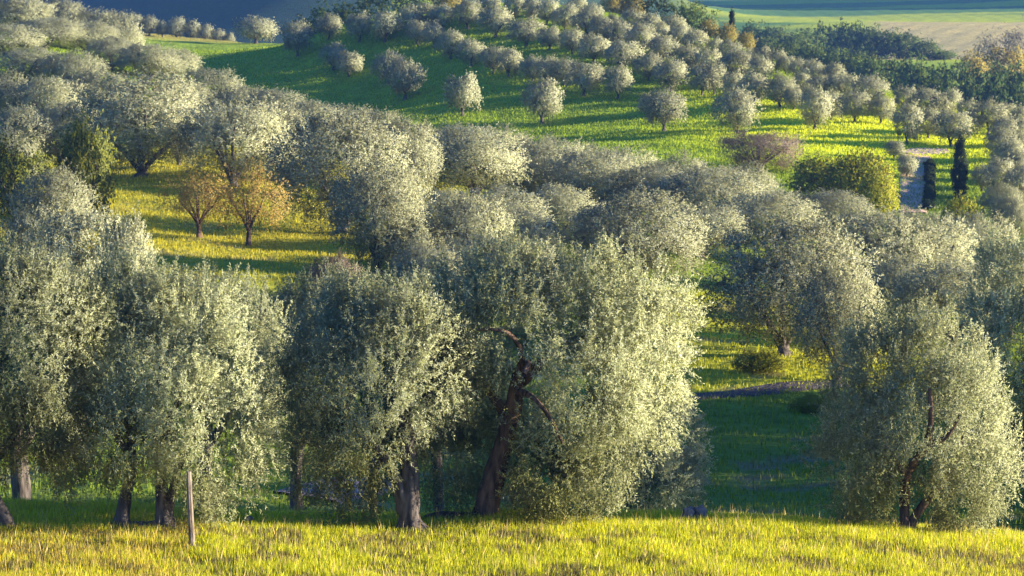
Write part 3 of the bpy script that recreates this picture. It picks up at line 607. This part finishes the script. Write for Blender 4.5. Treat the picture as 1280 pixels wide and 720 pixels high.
# ------------------------------------------------------------------ far hillside olives
FAR = olive_set('far', 7, 4.0, 3.7, .55, 1500, .36, 7, .24, .09, 11, 200, 30, r0=.17, core=None) if False else None
FAR = []
for i in range(7):
    rg = np.random.default_rng(200 + i)
    FAR.append((auto_trunk('trunk', 200 + i, 4.0, 3.4, .9, None, .17, 3), crown('crown', 200 + i, auto_blobs(rg, 4.0, 3.4, .8, 11, (.28, .42)), 3000, .32, 8, .16, .065, M_LEAF_FAR, shoots=30, shoot_len=(.3, .5), droop=.3)))
def far_tree(x, yc, wpx, yb, label, group, S=FAR, name='olive_tree', cat='olive tree', full=4.35, wide=4.0, lo=205):
    P = ground(x, yb, lo, 1400)
    if lo > 300 or x < 330: P = at(x, yb, 428 if lo > 300 and x < 300 else 378)
    Y = P[1]; s = wpx * 1.18 * Y / F / wide
    hh = (yb - (yc - wpx * .46)) * Y / F
    s *= rnd.uniform(.95, 1.05); hh *= rnd.uniform(.93, 1.07)
    tr, cr = S[rnd.randrange(len(S))]
    return tree(name, label, cat, (P[0], P[1], hz(P[0], P[1]) - .05), [('trunk', tr), ('crown', cr)], (s * rnd.uniform(.94, 1.06), s * rnd.uniform(.94, 1.06), hh / full), rnd.uniform(0, 6.28), group)
rows = {
 'front scattered row of the far hillside': [(417, 66, 28, 88), (436, 77, 28, 97), (486, 80, 32, 106), (506, 96, 42, 126), (578, 114, 40, 146), (678, 125, 42, 156), (812, 128, 22, 146), (830, 131, 42, 164), (921, 133, 46, 168), (1018, 128, 38, 163), (1039, 128, 28, 152),
    (1068, 128, 34, 154), (1101, 135, 27, 156), (1134, 143, 34, 182), (1160, 147, 30, 173), (1189, 158, 38, 184), (1212, 152, 26, 172)],
 'second row of the far hillside': [(522, 39, 27, 58), (542, 44, 27, 63), (563, 55, 29, 75), (589, 63, 32, 84), (617, 73, 28, 94), (636, 75, 26, 97), (665, 83, 27, 103), (684, 86, 28, 106), (705, 88, 28, 110), (730, 97, 36, 121), (772, 97, 31, 126), (877, 96, 30, 120), (893, 95, 28, 119), (917, 99, 24, 122), (942, 107, 32, 132), (975, 107, 34, 135), (992, 117, 22, 138), (1087, 113, 38, 138)],
 'third row of the far hillside': [(320, 38, 38, 55), (372, 46, 36, 72), (411, 32, 26, 50), (449, 31, 28, 52), (481, 32, 34, 54), (512, 22, 26, 42), (532, 17, 26, 36), (554, 18, 28, 38), (585, 17, 32, 38), (619, 26, 34, 48), (657, 38, 34, 60), (687, 45, 23, 63), (715, 48, 27, 68), (742, 57, 33, 80), (779, 66, 38, 90), (811, 81, 29, 103), (838, 91, 36, 115)],
 'fourth row of the far hillside': [(611, 7, 26, 24), (644, 7, 26, 25), (665, 9, 22, 27), (684, 13, 25, 32), (707, 19, 30, 40), (734, 27, 33, 48), (752, 34, 26, 53), (773, 42, 33, 64), (801, 50, 34, 73), (826, 60, 34, 83), (857, 70, 30, 92), (885, 75, 31, 98), (920, 82, 34, 104), (950, 87, 28, 108), (1003, 101, 20, 118), (1022, 106, 23, 124), (1042, 107, 25, 126), (1060, 104, 26, 125), (1131, 119, 29, 142), (1158, 123, 32, 147), (1176, 128, 21, 147)],
 'crest row of the far hillside': [(722, 7, 21, 23), (740, 13, 21, 30), (767, 27, 17, 41), (791, 27, 28, 46), (814, 31, 23, 49), (841, 33, 27, 53), (826, 40, 22, 58), (850, 44, 24, 62), (870, 50, 29, 71), (893, 55, 19, 72), (911, 63, 28, 84), (934, 70, 21, 87), (952, 71, 23, 90), (970, 73, 23, 92), (983, 79, 19, 95), (998, 86, 23, 105), (1016, 88, 26, 109), (1042, 91, 27, 113), (1187, 124, 25, 146), (1209, 134, 22, 154)],
 'cluster at the right edge': [(1235, 143, 36, 170), (1258, 141, 24, 162), (1275, 146, 26, 168), (1254, 160, 30, 186), (1273, 161, 28, 186), (1252, 178, 34, 206), (1274, 178, 26, 202), (1262, 190, 32, 218), (1228, 218, 26, 240), (1271, 203, 34, 232), (1248, 218, 40, 250), (1274, 222, 34, 254)],
 'little row on the upper left ridge': [(137, 24, 20, 41), (152, 26, 18, 43), (167, 27, 19, 43), (186, 28, 22, 44), (203, 27, 13, 43), (221, 31, 20, 48), (240, 33, 18, 51), (257, 36, 17, 51), (272, 38, 15, 51), (286, 40, 13, 52)]}
for rn, ts in rows.items():
    ts = sorted(ts)
    for i, (x, yc, wpx, yb) in enumerate(ts):
        far_tree(x, yc, wpx, yb, 'small silvery olive, %s from the left in the %s' % (ORD[i], rn), 'olives: ' + rn,
                 lo=205 if 'ridge' not in rn and x > 300 else 360)
far_tree(1118, 186, 21, 200, 'little round grey olive at the upper left corner of the gravel track', None)
far_tree(1133, 205, 24, 222, 'little grey olive leaning over the left side of the gravel track', None)
mid_tree(1256, 232, 44, 208, 'round grey olive by the right edge, above the one lowest in the cluster', group='olives at the right edge')
mid_tree(1270, 254, 44, 196, 'lowest round grey olive of the cluster by the right edge', group='olives at the right edge')

# ------------------------------------------------------------------ hedges and woods
DG = [np.array([.09, .16, .03]), np.array([.14, .2, .04]), np.array([.2, .22, .03])]
YO = [np.array([.5, .36, .06]), np.array([.42, .38, .08]), np.array([.34, .3, .1])]
GY = [np.array([.3, .27, .22]), np.array([.38, .33, .27])]
WOODT, WOODY, WOODG = [], [], []
for i in range(4):
    rg = np.random.default_rng(500 + i)
    B = auto_blobs(rg, 7, 6.2, .5, 14, (.28, .42)); tr = auto_trunk('trunk', 500 + i, 7, 6, 1.2, None, .22, 3)
    WOODT.append((tr, crown('crown', 500 + i, B, 1800, .5, 7, .4, .2, M_WOOD, DG, [.4, .4, .2], up=.3)))
    if i < 2:
        WOODY.append((tr, crown('crown', 520 + i, B, 1600, .5, 7, .36, .18, M_WOOD, YO, [.4, .3, .3], up=.4)))
        WOODG.append((tr, crown('crown', 540 + i, B, 1500, .5, 7, .36, .1, M_WOOD, GY, [.5, .5], up=.4)))
def wood_tree(x, yt, wpx, Y, label, S=WOODT, group=None, name='woodland_tree'):
    if yt < 35 or x < 935: Y = Q(Y)
    X0 = (x - 640) * Y / F; Z0 = hz(X0, Y); hh = at(x, yt, Y)[2] - Z0
    LOG.append((label[:30], round(hh, 1), round(wpx * Y / F, 1))); hh = max(2.0, min(hh, 22))
    tr, cr = S[rnd.randrange(len(S))]; s = wpx * Y / F / 7
    tree(name, label, 'tree', (X0, Y, Z0 - .1), [('trunk', tr), ('crown', cr)], (s, s, hh / 6.9), rnd.uniform(0, 6.28), group)
wl = [(940, 32, 36, 600), (965, 34, 40, 600), (990, 42, 44, 600), (1012, 38, 40, 620), (1036, 31, 40, 640), (1064, 29, 34, 640), (1084, 36, 40, 620), (1108, 40, 44, 620), (1134, 42, 44, 620), (1156, 52, 36, 600), (1176, 66, 34, 600)]
for i, t_ in enumerate(wl): wood_tree(*t_, 'dark green woodland tree, %s from the left in the line before the far fields' % ORD[i], group='line of trees by the far fields')
w2 = [(960, 52, 44, 470), (986, 51, 44, 470), (1012, 58, 44, 460), (1040, 62, 44, 460), (1066, 66, 44, 460), (1092, 72, 46, 450), (1120, 74, 46, 450), (1144, 78, 46, 440), (1170, 84, 46, 440), (1198, 86, 50, 430), (1226, 88, 50, 430), (1254, 88, 50, 430), (1280, 88, 50, 430), (1180, 98, 46, 400), (1212, 102, 46, 400), (1244, 104, 46, 400), (1274, 104, 46, 400)]
for i, t_ in enumerate(w2): wood_tree(*t_, 'low dark tree, %s from the left in the shaded belt behind the hillside' % ORD[i], group='shaded belt of trees behind the hillside')
for x, yt, wd, Y, l, S in ((1212, 72, 44, 470, 'golden yellow tree above the shaded belt, left one of two', WOODY), (1252, 62, 56, 480, 'golden yellow tree above the shaded belt, right one of two', WOODY),
        (1238, 46, 40, 520, 'pale pinkish bare tree behind the golden trees', WOODG), (1272, 38, 50, 540, 'pale grey bare tree cut by the upper right edge', WOODG),
        (560, -6, 34, 430, 'yellow-green tree at the end of the crest hedge', YT and WOODY), (764, -4, 30, 428, 'golden tree on the crest above the fifth row of olives', WOODY), (790, -8, 34, 430, 'orange-yellow tree on the crest left of the dark crest hedge', WOODY),
        (886, 30, 26, 405, 'pale golden tree at the crest, left one of three', WOODY), (906, 32, 28, 402, 'pale golden tree at the crest, middle one of three', WOODY), (932, 48, 24, 385, 'pale golden tree at the crest, right one of three', WOODY)):
    wood_tree(x, yt, wd, Y, l, S)
def hedge(label, pts, wid, hh, seed, pal=DG, group='hedges', tl=.3, ll=.3):
    """clipped row of shrubs following the ground, pts: (px x, depth)"""
    P = [((x - 640) * Q(Y) / F, Q(Y)) for x, Y in pts]; L = sum(math.dist(P[i], P[i + 1]) for i in range(len(P) - 1)); B = []
    x0, y0 = P[0]; z0 = hz(x0, y0); k = max(6, int(L / (wid * .5))); rg = random.Random(seed)
    d = np.r_[0, np.cumsum([math.dist(P[i], P[i + 1]) for i in range(len(P) - 1)])]
    for i in range(k):
        s = L * i / (k - 1); X = np.interp(s, d, [p[0] for p in P]); Y = np.interp(s, d, [p[1] for p in P])
        r = wid / 2 * rg.uniform(.85, 1.15); B.append((X - x0 + rg.uniform(-.2, .2), Y - y0, hz(X, Y) - z0 + hh * .45, r, r, hh * .55 * rg.uniform(.85, 1.15)))
    o = bpy.data.objects.new('hedge', crown('hedge', seed, B, int(260 * k), tl, 6, ll, ll * .45, M_WOOD, pal, [.4, .4, .2])); COL.objects.link(o); o.location = (x0, y0, z0)
    o['label'] = label; o['category'] = 'hedge'; o['group'] = group
hedge('dark green hedge rising along the crest at the upper left of the far hillside', [(385, 436), (420, 440), (470, 446), (520, 450), (575, 455)], 3.2, 2.4, 71)
hedge('dark green hedge on the crest right of the orange-yellow tree', [(800, 428), (830, 422), (858, 416), (874, 408)], 3.2, 2.6, 72)
hedge('narrow dark leafy strip running along the right side of the gravel track', [(1164, 216), (1164.3, 226), (1164.6, 238)], .42, .35, 73, CYP + [CYP[0]], tl=.1, ll=.1)  # low dark strip of foliage beside the track

# unseen trees added out of frame on the right to shade the valley floor
for i, (X0, Y0) in enumerate([(17, 66), (18.5, 70), (19, 74.5), (20, 79), (20.5, 83.5), (21, 88), (21.5, 92.5), (22, 97), (22.6, 101), (23.4, 105), (26, 68), (26, 76), (26.5, 84), (27, 92), (27.5, 100)]):
    tr, cr = MID[i % 6]
    tree('olive_tree', 'unseen olive added beyond the right edge to shade the valley floor', 'olive tree', (X0, Y0, hz(X0, Y0)), [('trunk', tr), ('crown', cr)], (1.15, 1.15, 1.25), i * 1.3, 'unseen olives added beyond the right edge')

# ------------------------------------------------------------------ post and stones
def solid(name, label, cat, loc, V, q, m):
    o = bpy.data.objects.new(name, new_mesh(name, V, q, [m], None, False)); COL.objects.link(o); o.location = loc; o['label'] = label; o['category'] = cat; return o
X0 = (230 - 640) * 53.2 / F
V, q = tube([(.02, 0, -.3), (.01, 0, .4), (-.01, 0, .9), (-.02, 0, 1.5)], [.062, .058, .055, .05], 8, np.random.default_rng(2), .06)
I0 = len(V) - 10; topf = [[I0 + j, I0 + (j + 1) % 8, len(V) - 2, len(V) - 2] for j in range(8)]
me = bpy.data.meshes.new('wooden_post'); me.from_pydata([tuple(v) for v in V], [], [tuple(f) for f in q] + [(I0 + j, I0 + (j + 1) % 8, len(V) - 2) for j in range(8)]); me.materials.append(M_POST)
o = bpy.data.objects.new('wooden_post', me); COL.objects.link(o); o.location = (X0, 53.2, hz(X0, 53.2)); o['label'] = 'weathered wooden post standing in the yellow grass in front of the two-trunk olive'; o['category'] = 'post'
def rock(x, Y, w_, h_, seed, label, zup=0):
    rg = np.random.default_rng(seed); import bmesh
    bm = bmesh.new(); bmesh.ops.create_icosphere(bm, subdivisions=3, radius=1)
    for v in bm.verts:
        c = np.array(v.co); c = np.sign(c) * np.abs(c) ** .6; k = 1 + .16 * math.sin(3 * c[0] + seed) * math.cos(4 * c[1] + 2 * c[2]) + .1 * math.sin(7 * c[2] + 5 * c[0])
        v.co = Vector((c[0] * w_ / 2 * k, c[1] * w_ / 2.4 * k, c[2] * h_ / 2 * k))
    me = bpy.data.meshes.new('rock'); bm.to_mesh(me); bm.free(); me.materials.append(M_ROCK)
    X0 = (x - 640) * Y / F; o = bpy.data.objects.new('rock', me); COL.objects.link(o); o.location = (X0, Y, hz(X0, Y) + h_ * .3 + zup)
    o['label'] = label; o['category'] = 'rock'
rock(865, 56.9, .24, .32, 3, 'dark blocky stone right of the central tree, left half of the pair', .05)
rock(880, 57.0, .26, .34, 4, 'dark blocky stone right of the central tree, right half of the pair', .05)
rock(304, 56.0, .18, .16, 5, 'small brown stone in the grass between the two-trunk tree and the straight trunk', .03)

# ------------------------------------------------------------------ haze
if HAZE > 0:
    me = bpy.data.meshes.new('haze'); a = 5600; z0, z1 = float(ZZ.min()) - 1, float(ZZ.max()) + 5
    me.from_pydata([(x, y, z) for z in (z0, z1) for x, y in ((-a, -a), (a, -a), (a, a), (-a, a))], [], [(3, 2, 1, 0), (4, 5, 6, 7), (0, 1, 5, 4), (1, 2, 6, 5), (2, 3, 7, 6), (3, 0, 4, 7)])
    m, t, o_ = mat('haze_air'); v = t.nodes.new('ShaderNodeVolumePrincipled'); v.inputs['Density'].default_value = HAZE; v.inputs['Color'].default_value = (.25, .5, 1, 1); v.inputs['Anisotropy'].default_value = .2
    t.links.new(v.outputs[0], o_.inputs['Volume']); me.materials.append(m)
    o = bpy.data.objects.new('haze', me); COL.objects.link(o); o['kind'] = 'stuff'; o['label'] = 'thin blue air haze over the valley'; o['category'] = 'haze'
for l in LOG: print(l)
